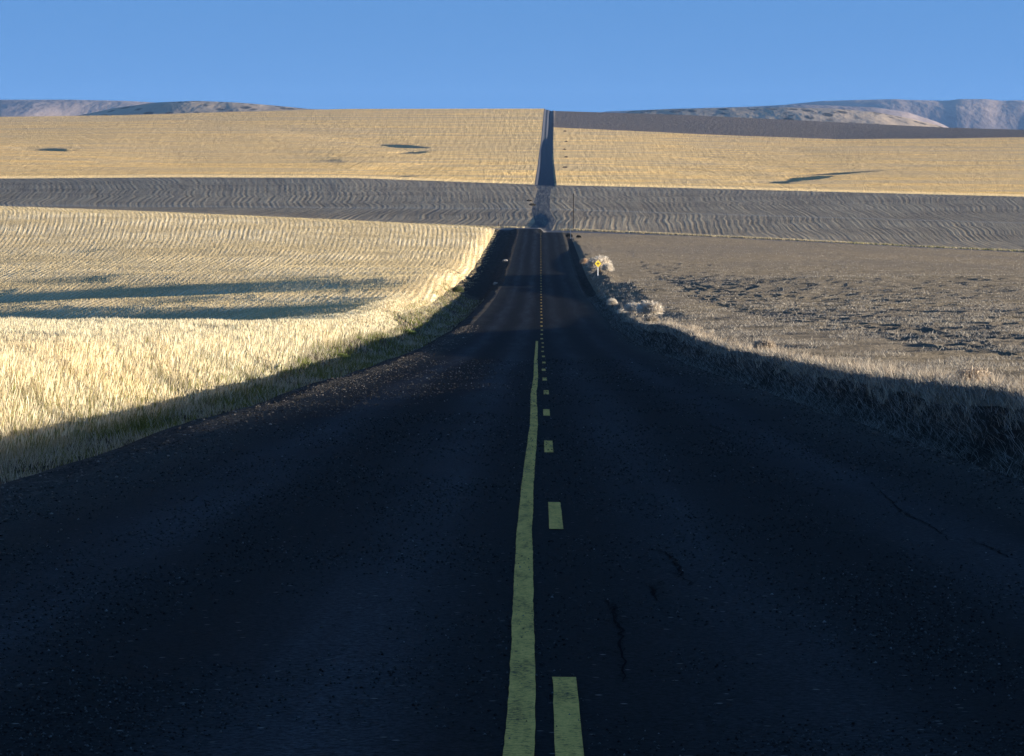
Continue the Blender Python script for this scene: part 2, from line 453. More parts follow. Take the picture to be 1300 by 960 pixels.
def m_ploughed():
    n = N('ploughed_soil')
    X, Y, Z = n.xyz()
    # long S-bends that repeat with distance, as left by working round the slopes
    bend = n.math('MULTIPLY', n.math('SINE', n.math('MULTIPLY', n.math('ADD', Y, n.math('MULTIPLY', X, .25)), .0085)), 1.3)
    kink = n.math('MULTIPLY', n.math('ABSOLUTE', n.math('SUBTRACT', Y, n.math('ADD', 905, n.math('MULTIPLY', X, -.05)))), .022)
    shear = n.math('MULTIPLY', n.math('MULTIPLY', X, n.math('DIVIDE', Y, 1000)), -.55)
    w = n.noise(n.vec((.010, .0045, 1)), 1, 2, .4)
    u = n.math('ADD', n.math('ADD', n.math('ADD', n.math('MULTIPLY', X, n.math('SUBTRACT', 1.0, n.math('MULTIPLY', n.math('DIVIDE', n.math('SUBTRACT', Y, 1000), 1000), .72))), bend), n.math('ADD', kink, n.math('MULTIPLY', n.math('SUBTRACT', w, .5), 5))), 0)
    s = lines(n, n.math('DIVIDE', u, 1.7), Y, 1.0, .0035, .30)
    big = n.math('ADD', n.math('MULTIPLY', n.math('SINE', n.math('MULTIPLY', u, 2 * math.pi / 16.0)), .5), .5)
    big = n.ramp(big, (.86, 0), (1.0, .7))
    fz = n.noise(n.vec((.5, .07, 1)), 1, 6, .7)
    str_ = n.ramp(n.noise(n.vec((.02, .008, 1), (9, 0, 0)), 1, 3), (.35, .45), (.62, 1))
    tot = n.math('ADD', n.math('MULTIPLY', n.math('MULTIPLY', s, str_), .55), n.math('MULTIPLY', fz, .5))
    col = n.ramp(tot, (.26, (.205, .152, .098)), (.45, (.32, .245, .158)), (.70, (.43, .335, .215)))
    col = n.mix(n.math('MULTIPLY', big, .35), col, (.17, .14, .11))
    seam = n.math('ABSOLUTE', n.math('SUBTRACT', Y, n.math('ADD', 912, n.math('MULTIPLY', n.math('ABSOLUTE', X), -.02))))
    col = n.mix(n.ramp(n.math('DIVIDE', seam, 20), (.1, .5), (.6, 0)), col, (.40, .34, .26))
    h = n.math('ADD', n.math('MULTIPLY', s, .22), n.math('MULTIPLY', fz, .6))
    return n.done(col, .95, .08, h, .34, 1)

def m_golden():
    n = N('far_stubble')
    X, Y, Z = n.xyz()
    u, X, Y = rows_coord(n, 5.0, (.004, .003, .01), 5, None, .0, .5)
    s = lines(n, u, Y, 1.2, .006, .15)
    nearroad = n.ramp(n.math('DIVIDE', n.math('ABSOLUTE', X), 160), (.1, 1), (1, .2))
    s = n.math('MULTIPLY', s, nearroad)
    fz = n.noise(n.vec((.22, .035, 1)), 1, 6, .7)
    fine = n.noise(n.vec((1.2, .2, 1)), 1, 5, .75)
    big = n.noise(n.vec((.0045, .0085, 1), (0, 0, 0), (0, 0, .12)), 1, 6, .60, .9)
    tot = n.math('ADD', n.math('ADD', n.math('MULTIPLY', s, .16), n.math('MULTIPLY', fz, .45)), n.math('MULTIPLY', fine, .35))
    col = n.ramp(tot, (.32, (.46, .29, .11)), (.5, (.76, .50, .19)), (.68, (.94, .66, .29)))
    col = n.mix(n.ramp(big, (.40, 0), (.60, .95)), col, (.45, .33, .18))
    # the paler uncut strip along the lower edge
    strip = n.ramp(n.math('DIVIDE', n.math('SUBTRACT', Y, 1300), 100), (.35, 1), (.5, 0))
    col = n.mix(strip, col, (.78, .55, .26))
    h = n.math('ADD', n.math('MULTIPLY', s, .12), n.math('ADD', n.math('MULTIPLY', fz, .6), n.math('MULTIPLY', fine, .3)))
    return n.done(col, .95, .08, h, 2.2, 1)

def m_darkfield():
    n = N('dark_fallow')
    fz = n.noise(n.vec((.3, .03, 1)), 1, 6, .7)
    col = n.ramp(fz, (.3, (.135, .102, .078)), (.7, (.205, .16, .12)))
    return n.done(col, .95, .08, fz, .8, 1)

def m_lane():
    n = N('worn_shaded_track')
    X, Y, Z = n.xyz()
    w = n.noise(n.vec((.8, .02, 1)), 1, 4, .6)
    col = n.ramp(w, (.35, (.055, .055, .062)), (.55, (.10, .095, .09)), (.7, (.2, .17, .13)))
    far = n.ramp(n.math('DIVIDE', Y, 1500), (.84, 0), (.88, 1))
    col = n.mix(far, col, (.06, .06, .07))  # farther stretch coloured dark and bluish to stand in for the bank's shade
    return n.done(col, .95, .1, w, .2, 1)

def m_crossroad():
    n = N('gravel_crossroad')
    w = n.noise(n.vec((.1, .6, 1)), 1, 5, .6)
    col = n.ramp(w, (.35, (.13, .12, .12)), (.65, (.22, .2, .18)))
    return n.done(col, .95, .1, w, .1, 1)

def m_hill(name, base, dark, dots):
    n = N(name)
    a = n.noise(n.vec((.004, .0016, .004)), 1, 6, .6)
    col = n.mix(n.ramp(a, (.4, 0), (.6, 1)), base, dark)
    if dots:
        v = n.voro(n.vec((.045, .014, .045)), 1); v2 = n.noise(n.vec((.03, .01, .03)), 1, 4, .7)
        f = n.math('MULTIPLY', n.ramp(v, (.30, 1), (.45, 0)), n.ramp(v2, (.40, 0), (.50, .9)))
        col = n.mix(f, col, (.055, .05, .035))
    return n.done(col, .95, .05, n.noise(n.vec((.02, .006, .02)), 1, 4, .55), 6, .8)

def m_blade(name, rough=.8, trans=.35):
    n = N(name)
    at = n.node('ShaderNodeAttribute', attribute_name='tint')
    col = at.outputs['Color']
    tr = n.node('ShaderNodeBsdfTranslucent'); n.lk(col, tr.inputs[0])
    n.inp(n.b.inputs['Base Color'], col); n.b.inputs['Roughness'].default_value = rough; n.b.inputs['Specular IOR Level'].default_value = .2
    mx = n.node('ShaderNodeMixShader'); mx.inputs[0].default_value = trans
    n.lk(n.b.outputs[0], mx.inputs[1]); n.lk(tr.outputs[0], mx.inputs[2]); n.lk(mx.outputs[0], n.out.inputs['Surface'])
    return n.m

def m_plain(name, col, rough=.6, spec=.3, wear=.15, scale=20, metal=0):
    n = N(name)
    f = n.noise(None, scale, 4, .6)
    c = n.mix(n.ramp(f, (.45, 0), (.7, 1)), col, tuple(v * (1 - wear * 2) for v in col))
    n.b.inputs['Metallic'].default_value = metal
    return n.done(c, rough, spec, None, corr=True)

def m_paint():
    n = N('yellow_road_paint')
    g = n.noise(None, 42, 4, .75); h = n.noise(n.vec((9, 1.3, 1)), 1, 4, .7)
    w = n.math('ADD', n.math('MULTIPLY', g, .6), n.math('MULTIPLY', h, .4))
    col = n.ramp(w, (.40, (.10, .085, .045)), (.47, (.72, .42, .10)), (.60, (1.0, .60, .15)))
    fine = n.noise(None, 150, 2, .7)
    col = n.mix(1.0, col, n.ramp(fine, (.3, .7), (.7, 1.1)), 'MULTIPLY')
    return n.done(col, .9, .03, g, .004, .6, True)

M = dict(asphalt=m_asphalt(), gravel=m_gravel(), ditch=m_ditch(), bank=m_bank(), stub=m_stubble_near(), straw=m_straw_ground(),
         rfield=m_right_field(), plough=m_ploughed(), gold=m_golden(), dark=m_darkfield(), lane=m_lane(), cross=m_crossroad(),
         shrubhill=m_hill('sagebrush_hill', (.50, .37, .25), (.34, .26, .18), True),
         farhill=m_hill('distant_hill', (.46, .34, .27), (.30, .23, .20), False),
         blade=m_blade('dry_straw'), weed=m_blade('dry_weed', .8, .25), paint=m_paint(),
         yellow=m_plain('sign_yellow', (.66, .47, .01), .45, .4, .05), black=m_plain('sign_black', (.02, .02, .02), .5),
         post=m_plain('pale_painted_steel', (.62, .62, .60), .55, .4, .1), wood=m_plain('weathered_pole_wood', (.07, .055, .045), .9, .1, .25),
         crack=m_plain('crack_filling', (.002, .002, .003), .98, .02), rock=m_plain('pale_rock', (.34, .30, .25), .9, .1))

# ------------------------------------------------------------------ cut the land into its surfaces
RC = 0.5 * (rows[1:] + rows[:-1])                       # face-centre distances
XC = 0.25 * (GX[1:, 1:] + GX[:-1, 1:] + GX[1:, :-1] + GX[:-1, :-1])
YC = RC[:, None] * np.ones_like(XC)
ci = np.arange(NC - 1)[None, :] * np.ones_like(XC)
reg = np.full(XC.shape, -1)
near = YC < 645; crossb = (YC >= 645) & (YC < 661); plo = (YC >= 661) & (YC < 1304); gold = (YC >= 1304) & (YC < 3200); far = YC >= 3200
isroad = (ci >= iroadL) & (ci < iroadR)
c45 = NS + cor.index(-5.4); c47 = NS + cor.index(4.7)
c62 = NS + cor.index(-7.0); c62r = NS + cor.index(5.7)
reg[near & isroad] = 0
reg[near & (ci >= c45) & (ci < iroadL)] = 1
reg[near & (ci >= iroadR) & (ci < c47)] = 1
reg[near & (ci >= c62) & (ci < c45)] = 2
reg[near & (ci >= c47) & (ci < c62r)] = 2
ckb = NS + cor.index(-8.9); cka = NS + cor.index(-6.3)
reg[near & (ci < c62) & (YC < 165)] = 4
reg[near & (ci < c62) & (YC >= 165)] = 3
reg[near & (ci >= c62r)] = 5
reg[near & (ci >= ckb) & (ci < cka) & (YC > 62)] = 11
reg[near & (ci >= ckb) & (ci < iroadL) & (YC > 345)] = 2  # far left bank and shoulder take the dark soil as painted deep shade
reg[crossb] = 6
reg[plo] = 7
reg[gold] = 8
# upper right dark field, its lower edge sinking to the right
edge = np.interp(XC / YC * F + VX, [690, 860, 1060, 1130, 1300, 2500], [2700, 2700, 2700, 2700, 2700, 2700])
reg[gold & (YC > edge) & (XC > track_x(YC))] = 9
reg[far] = 8
reg[far & (XC > track_x(YC))] = 9
tk = (np.abs(XC - track_x(YC) + .35) < 2.5 + .9 * smoothstep(1200, 1300, YC) + .8 * smoothstep(1250, 1320, YC)) & (YC >= 661)
reg[tk] = 10
SURF = [('road', 'asphalt'), ('gravel_shoulder', 'gravel'), ('roadside_ditch_and_bank_shade', 'ditch'), ('stubble_field', 'stub'), ('field_ground', 'straw'),
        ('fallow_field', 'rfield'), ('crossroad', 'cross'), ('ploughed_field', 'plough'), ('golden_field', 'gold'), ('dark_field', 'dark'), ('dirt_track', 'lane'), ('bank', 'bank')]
P = np.stack([GX, rows[:, None] * np.ones_like(GX), GZ], -1).reshape(-1, 3)
ii, jj = np.meshgrid(np.arange(len(rows) - 1), np.arange(NC - 1), indexing='ij')
Q = np.stack([ii * NC + jj, ii * NC + jj + 1, (ii + 1) * NC + jj + 1, (ii + 1) * NC + jj], -1)
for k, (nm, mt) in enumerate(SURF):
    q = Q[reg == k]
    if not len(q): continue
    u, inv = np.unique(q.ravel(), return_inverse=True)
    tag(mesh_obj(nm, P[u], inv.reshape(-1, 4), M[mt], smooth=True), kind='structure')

# ------------------------------------------------------------------ the far ranges, on their own sheets beyond the last field
def far_sheet(name, mat, Y0, Y1, nrow, ncol, ridges, zb, gull, gscale):
    Ys = np.linspace(Y0, Y1, nrow)
    t = np.linspace(-1, 1, ncol)
    X = np.array([t * (.42 * v) for v in Ys]); Yc = Ys[:, None] * np.ones_like(X)
    px = X / Yc * F + VX
    z = np.full(X.shape, zb, float)
    for D, w, sil in ridges:
        zs = np.interp(px, [s[0] for s in sil], [s[1] for s in sil])
        top = (HOR - zs) / F * Yc
        cut = smoothstep(D - w, D, Yc) * (1 - smoothstep(D, D + w, Yc))
        g = gull * fbm(X / gscale + 3, Yc / (gscale * 2.6) + D * .01, 2) * (4 * cut * (1 - cut)) * np.clip((top - zb) / 200, 0, 1)
        cand = zb + (top - zb) * cut + g * 1.0
        z = np.maximum(z, cand)
    Pp = np.stack([X, Yc, z], -1).reshape(-1, 3)
    a, b = np.meshgrid(np.arange(nrow - 1), np.arange(ncol - 1), indexing='ij')
    q = np.stack([a * ncol + b, a * ncol + b + 1, (a + 1) * ncol + b + 1, (a + 1) * ncol + b], -1).reshape(-1, 4)
    return tag(mesh_obj(name, Pp, q, mat, smooth=True), kind='structure')
far_sheet('sagebrush_hill', M['shrubhill'], 3960, 6000, 90, 420,
    [(5000, 900, [(-600, 190), (-100, 170), (60, 153), (100, 147), (150, 137), (200, 130.5), (250, 128.5), (300, 130.5), (350, 134.5), (400, 139.5), (440, 146), (560, 170), (620, 190),
                  (680, 190), (740, 165), (800, 141), (860, 138.5), (930, 137.5), (1000, 137), (1060, 138.5), (1110, 143), (1150, 150), (1190, 160), (1240, 178), (1400, 200), (2500, 200)])],
    -6, 16, 130)
far_sheet('distant_hill', M['farhill'], 5950, 12500, 130, 520,
    [(8600, 1500, [(-600, 120), (-100, 128), (0, 127), (90, 127), (160, 128.5), (240, 133), (330, 137), (470, 141), (560, 150), (640, 165), (720, 150), (770, 142), (850, 139), (950, 136), (1010, 133), (1040, 134),
                   (1110, 137), (1150, 143), (1190, 156), (1230, 176), (1300, 190), (2500, 190)]),
     (10400, 1500, [(-600, 190), (800, 190), (900, 160), (960, 140), (1000, 133), (1040, 129), (1090, 127.5), (1135, 126.5), (1150, 127.5), (1200, 128.5), (1215, 126.5), (1250, 126.5), (1268, 128.5), (1290, 128), (1310, 129), (1500, 124), (2500, 135)])],
    -60, 95, 420)

# ------------------------------------------------------------------ road markings
def strip(name, xs_l, xs_r, ys, mat, dz, kind='structure'):
    ys = np.asarray(ys, float)
    zl = ground_z(xs_l, ys) + dz; zr_ = ground_z(xs_r, ys) + dz
    v = np.concatenate([np.stack([xs_l, ys, zl], -1), np.stack([xs_r, ys, zr_], -1)])
    n = len(ys); a = np.arange(n - 1)
    return tag(mesh_obj(name, v, np.stack([a, a + n, a + n + 1, a + 1], -1), mat), kind=kind)
ys = np.concatenate([np.arange(6, 60, .15), np.arange(60, 152, .5)])
cx = np.interp(ys, [0, 13, 22, 30, 43, 52, 59, 75, 100, 150], [-.07, -.072, -.108, -.105, -.083, -.105, -.12, -.10, -.14, -.155])
cx = cx + .006 * fbm(ys / 2.5, ys * 0 + 1, 3)
hw = .052 + .002 * fbm(ys / 1.1, ys * 0 + 9, 3) + 0 * ys
jl = .0012 * rng.standard_normal(len(ys)); jr = .0012 * rng.standard_normal(len(ys))
strip('solid_yellow_line', cx - hw + jl, cx + hw + jr, ys, M['paint'], .006)
k = 0
y0 = 13.05 - 3.05
while y0 < 640:
    n = 12 if y0 < 120 else 4
    ys = np.linspace(y0, y0 + 3.15, n)
    xo = .098 + .012 * math.sin(k * 1.9) + (-.02 if y0 > 150 else 0)
    w = .048 if y0 < 150 else .06
    strip('broken_yellow_dash', xo - w + .001 * rng.standard_normal(n), xo + w + .001 * rng.standard_normal(n), ys, M['paint'], .006 if y0 < 200 else .012)
    y0 += 12.2; k += 1

# cracks in the right lane
def crack(pts, w):
    P0 = []
    for (a, b), (c, d) in zip(pts[:-1], pts[1:]):
        m = 10
        for t in np.linspace(0, 1, m, endpoint=False): P0.append((a + (c - a) * t, b + (d - b) * t))
    P0.append(pts[-1]); P0 = np.array(P0)
    P0[:, 0] += .025 * fbm(P0[:, 1] * 3, P0[:, 0] * 3, 3) + .010 * rng.standard_normal(len(P0))
    ww = w * (.3 + .7 * np.abs(np.sin(np.linspace(0, math.pi, len(P0))))) * (.6 + .8 * rng.random(len(P0)))
    strip('asphalt_crack', P0[:, 0] - ww, P0[:, 0] + ww, P0[:, 1], M['crack'], .005)
def cracked(pts, w):
    crack(pts, w)
    for q in range(2 * len(pts)):
        i = random.randrange(len(pts) - 1); t = random.random()
        a = (pts[i][0] + (pts[i+1][0] - pts[i][0]) * t, pts[i][1] + (pts[i+1][1] - pts[i][1]) * t)
        dx = random.uniform(-.16, .16); dy = random.uniform(.15, .6)
        crack([a, (a[0] + dx * .5, a[1] + dy * .5), (a[0] + dx, a[1] + dy)], w * .45)
def gp(x, y):      # photo pixel on the near road plane -> X, Y
    Y = 1.48 * F / (y - 396.0); return (ximg(x, Y), Y)
cracked([gp(795, 868), gp(788, 810), gp(782, 780), gp(776, 762)], 0.0070)
cracked([gp(840, 766), gp(830, 748), gp(822, 742)], 0.0084)
cracked([gp(878, 745), gp(868, 730), gp(858, 712), gp(845, 702), gp(835, 698)], 0.0070)
cracked([gp(1208, 682), gp(1180, 662), gp(1150, 648), gp(1130, 630), gp(1110, 612)], 0.0070)
cracked([gp(1290, 706), gp(1262, 692), gp(1240, 684)], 0.0084)
cracked([gp(930, 548), gp(915, 543), gp(900, 538)], 0.0140)

# ------------------------------------------------------------------ grass, straw and weeds (uncountable cover)
def blades(name, X, Y, h, w, lean, cols, mat, head=None, label=None, cat=None, z=None, curl=.3, ang=None):
    n = len(X)
    z = ground_z(X, Y) - .02 if z is None else z
    if ang is None: ang = rng.random(n) * 2 * math.pi
    ld = rng.random(n) * 2 * math.pi
    ux, uy = np.cos(ang) * w / 2, np.sin(ang) * w / 2
    lx, ly = np.cos(ld) * lean * h, np.sin(ld) * lean * h
    hz = h * np.sqrt(np.clip(1 - lean ** 2, .04, 1))
    levels = [(0, 1), (.55, .8), (1, .12)] if head is None else [(0, .5), (.62, .45), (.70, head), (.86, head * .9), (1, .1)]
    V = []
    for t, s in levels:
        bx = X + lx * t ** (1 + curl); by = Y + ly * t ** (1 + curl); bz = z + hz * t
        V.append(np.stack([bx - ux * s, by - uy * s, bz], -1)); V.append(np.stack([bx + ux * s, by + uy * s, bz], -1))
    m = len(V); V = np.stack(V, 1).reshape(-1, 3)
    base = (np.arange(n) * m)[:, None]
    fs = [base + np.array([[2*i, 2*i+1, 2*i+3, 2*i+2]]) for i in range(m // 2 - 1)]
    f = np.stack(fs, 1).reshape(-1, 4)
    c = np.repeat(cols[:, None, :], m, 1)
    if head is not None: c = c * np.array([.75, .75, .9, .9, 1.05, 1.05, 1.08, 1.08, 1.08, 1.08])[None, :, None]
    o = mesh_obj(name, V, f, mat, cols=np.clip(c.reshape(-1, 3), 0, .9))
    if label: tag(o, label, cat, kind='stuff')
    else: tag(o, kind='stuff')
    return o

def pal(n, a, b, r=.2):
    t = rng.random((n, 1)); c = np.array(a) * (1 - t) + np.array(b) * t
    return c * (1 + r * (rng.random((n, 1)) - .5))

def scatter(y0, y1, dens, xlo, xhi):
    """random points with density falling with distance: dens(Y) per m2; xlo/xhi functions of Y"""
    XS, YS = [], []
    edges = np.linspace(y0, y1, 60)
    for a, b in zip(edges[:-1], edges[1:]):
        m = (a + b) / 2; w = max(0, xhi(m) - xlo(m)); k_ = int(dens(m) * w * (b - a))
        yy = a + rng.random(k_) * (b - a); tt = rng.random(k_)
        lo = np.array([xlo(v) for v in yy]) if k_ < 200 else np.interp(yy, [a, b], [xlo(a), xlo(b)])
        hi = np.interp(yy, [a, b], [xhi(a), xhi(b)])
        XS.append(lo + (hi - lo) * tt); YS.append(yy)
    return np.concatenate(XS), np.concatenate(YS)

# standing wheat of the near left field
X, Y = scatter(20, 190, lambda y: 330 * min(1, (50 / y)) ** 1.25, lambda y: -(.195 * y + 4.5), lambda y: -6.9 - 1.2 * float(smoothstep(75, 120, y)))
X2, Y2 = scatter(190, 262, lambda y: 45 * (190 / y) ** 3, lambda y: -11.5, lambda y: -8.6)
X = np.concatenate([X, X2]); Y = np.concatenate([Y, Y2])
cl = fbm(X / 1.3, Y / 1.6, 3); keep = rng.random(len(X)) < .66 + cl * 1.3
X, Y, cl = X[keep], Y[keep], cl[keep]
n = len(X); s = np.clip(Y / 50, .7, 6) ** .75
big = fbm(X / 6, Y / 10, 2)
h = (.46 + .20 * rng.random(n) + .14 * cl + .10 * big) * (.55 + .45 * smoothstep(6.8, 8.4, -X))
c = pal(n, (.62, .50, .28), (.84, .74, .53), .3)
gk = (rng.random(n) < .22 * np.exp(-((-X - 7.0) / .7) ** 2) + .015)
c[gk] = pal(gk.sum(), (.16, .17, .045), (.30, .28, .09))
gold_ = np.clip(-big + .1, 0, 1)[:, None] * np.array([[.0, .05, .12]]); c = c * (1 - gold_)
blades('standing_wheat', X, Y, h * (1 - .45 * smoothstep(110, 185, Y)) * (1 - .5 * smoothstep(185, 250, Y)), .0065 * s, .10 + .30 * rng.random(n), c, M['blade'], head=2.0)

# thinner straw of the stubble rows behind it
def row_offset(X, Y): return X
X, Y = scatter(160, 660, lambda y: 9 * (200 / y) ** 1.2, lambda y: -(.185 * y + 4), lambda y: -8.2)
X = np.round(X / .46) * .46 + .06 * rng.standard_normal(len(X)) + .03 * Y - np.floor(.03 * Y / .46) * .46
n = len(X); s = (Y / 160) ** .85
c = pal(n, (.52, .38, .17), (.78, .64, .38), .3)
blades('stubble_rows', X, Y, .10 + .10 * rng.random(n), .020 * s, .2 + .2 * rng.random(n), c, M['blade'])

# green and grey grass at the foot of the left bank
X, Y = scatter(20, 330, lambda y: 420 * min(1, 40 / y) ** 1.35, lambda y: -8.6 - .003 * y, lambda y: -5.6)
cl = fbm(X / .5, Y / .9, 3); keep = rng.random(len(X)) < (.42 + cl * 1.0 - .25 * smoothstep(-6.3, -5.7, X))
X, Y = X[keep], Y[keep]; n = len(X); s = np.clip(Y / 45, .7, 4) ** .8
c = pal(n, (.34, .29, .18), (.62, .56, .42), .3)
gk = rng.random(n) < np.clip(.55 + .7 * fbm(X * .9, Y / 4, 2), 0, .8)
c[gk] = pal(gk.sum(), (.08, .10, .02), (.24, .25, .06))
blades('bank_grass', X, Y, (.13 + .22 * rng.random(n)) * (.5 + .5 * smoothstep(5.7, 7, -X)), .009 * s, .2 + .45 * rng.random(n), c, M['blade'])

# dry fringe along the top of the right bank
X, Y = scatter(24, 420, lambda y: 300 * min(1, 50 / y) ** 1.4, lambda y: 5.45 + .0015 * y, lambda y: 7.4 + .003 * y)
cl = fbm(X / .55, Y / 1.0, 3); keep = rng.random(len(X)) < .16 + cl * 1.5 - .5 * smoothstep(6.0, 7.4, X)
X, Y, cl = X[keep], Y[keep], cl[keep]; n = len(X); s = np.clip(Y / 45, .8, 4) ** .8
c = pal(n, (.34, .26, .18), (.72, .60, .45), .4)
blades('dry_fringe_grass', X, Y, .07 + .17 * rng.random(n) + .16 * np.clip(cl, 0, 1), .008 * s, .25 + .5 * rng.random(n), c, M['blade'])

# matted grass in the right ditch
X, Y = scatter(22, 330, lambda y: 380 * min(1, 50 / y) ** 1.3, lambda y: 4.65, lambda y: 6.15)
cl = fbm(X / .5, Y / 1.2, 3); keep = rng.random(len(X)) < .8 + cl * .7
X, Y = X[keep], Y[keep]; n = len(X); s = np.clip(Y / 45, .8, 4) ** .8
c = pal(n, (.05, .045, .04), (.44, .40, .34), .5)
blades('matted_ditch_grass', X, Y, .08 + .20 * rng.random(n), .010 * s, .60 + .38 * rng.random(n), c, M['weed'])

# straw litter and clods of the right field
X, Y = scatter(40, 640, lambda y: 130 * min(1, 60 / y) ** 1.95, lambda y: 7.4, lambda y: .165 * y + 3.5)
cl = fbm(X / 1.8, Y / 4.5, 4); keep = rng.random(len(X)) < .36 + cl * 1.5
X, Y = X[keep], Y[keep]; n = len(X); s = np.clip(Y / 55, .8, 5) ** .95
c = pal(n, (.15, .13, .11), (.56, .49, .39), .5)
blades('straw_litter', X, Y, .07 + .15 * rng.random(n), .012 * s, .45 + .5 * rng.random(n), c, M['blade'])

# pebbles strewn on the shoulders
def pebbles(name, n, f):
    ico = bmesh.new(); bmesh.ops.create_icosphere(ico, subdivisions=1, radius=1)
    v0 = np.array([v.co[:] for v in ico.verts]); f0 = np.array([[v.index for v in q.verts] for q in ico.faces]); ico.free()
    X, Y, S = f(n); Z = ground_z(X, Y)
    V, Fc = [], []
    sc = S[:, None, None] * (0.6 + .6 * rng.random((n, 1, 3))) * np.array([1, 1, .6])
    V = v0[None] * sc * (1 + .25 * rng.standard_normal((n, len(v0), 1))) + np.stack([X, Y, Z + S * .25], -1)[:, None, :]
    Fc = f0[None] + (np.arange(n) * len(v0))[:, None, None]
    c = pal(n, (.05, .048, .045), (.30, .25, .20), .5)
    c = c * (rng.random((n, 1)) ** 2.5 + .45)
    return tag(mesh_obj(name, V.reshape(-1, 3), Fc.reshape(-1, 3), M['weed'], cols=np.repeat(c, len(v0), 0)), kind='stuff')
pebbles('shoulder_gravel', 7000, lambda n: ((lambda s_, yy: (np.where(s_, -4.35 + .45 * rng.standard_normal(n), 4.45 + .28 * rng.standard_normal(n)), yy, .006 + .012 * rng.random(n) ** 3 * (1 + yy / 60)))
        (rng.random(n) < .55, 18 + 180 * rng.random(n) ** 2)))
pebbles('loose_stones', 250, lambda n: ((rng.random(n) * 8.4 - 4.2), 10 + 110 * rng.random(n) ** 1.6, .004 + .007 * rng.random(n) ** 2))

# coarse chips standing out of the chip-seal surface
def chips(n):
    v0 = np.array([(1,0,0),(-1,0,0),(0,1,0),(0,-1,0),(0,0,1),(0,0,-.6)], float)
    f0 = np.array([(0,2,4),(2,1,4),(1,3,4),(3,0,4),(2,0,5),(1,2,5),(3,1,5),(0,3,5)])
    Y = 1.48 * F / (455 + 530 * rng.random(n) - 396.0); X = rng.random(n) * 9.2 - 4.7
    k_ = fbm(X / .8, Y / 2.5, 3) + .35 * np.exp(-((np.abs(X) - 4.2) / .6) ** 2) + .25 * np.exp(-((np.abs(X) - 1.9) / .35) ** 2)
    keep = rng.random(n) < .35 + k_
    X, Y = X[keep], Y[keep]; n = len(X)
    S = (.0022 + .0030 * rng.random(n) ** 2) * (1 + Y / 22)
    Z = ground_z(X, Y) + S * .25
    a = rng.random(n) * 6.28
    V = v0[None] * S[:, None, None] * (.6 + .8 * rng.random((n, 6, 1)))
    V = np.stack([V[..., 0] * np.cos(a)[:, None] - V[..., 1] * np.sin(a)[:, None], V[..., 0] * np.sin(a)[:, None] + V[..., 1] * np.cos(a)[:, None], V[..., 2]], -1)
    V = V + np.stack([X, Y, Z], -1)[:, None, :]
    Fc = f0[None] + (np.arange(n) * 6)[:, None, None]
    b = .015 + .14 * rng.random((n, 1)) ** 2; hot = rng.random(n) < .012; b[hot] = .30
    c = b * np.array([[1.0, .95, .88]])
    return tag(mesh_obj('aggregate_chips', V.reshape(-1, 3), Fc.reshape(-1, 3), M['weed'], cols=np.repeat(c, 6, 0)), kind='stuff')
chips(110000)

# dead-grass verge along the far side of the crossroad
n = 26000
X = -30 + rng.random(n) * 190; Y = 662.5 + .9 * rng.standard_normal(n)
keep = (np.abs(X - .4) > 3.6) & (rng.random(n) < .55 + fbm(X / 9, Y / 3, 3)); X, Y = X[keep], Y[keep]; n = len(X)
c = pal(n, (.40, .31, .17), (.70, .58, .36), .3)
gk = (X > 62) & (rng.random(n) < .5); c[gk] = pal(gk.sum(), (.20, .20, .07), (.34, .30, .12))
blades('verge_grass', X, Y, .22 + .30 * rng.random(n), .14, .25 + .2 * rng.random(n), c, M['blade'])

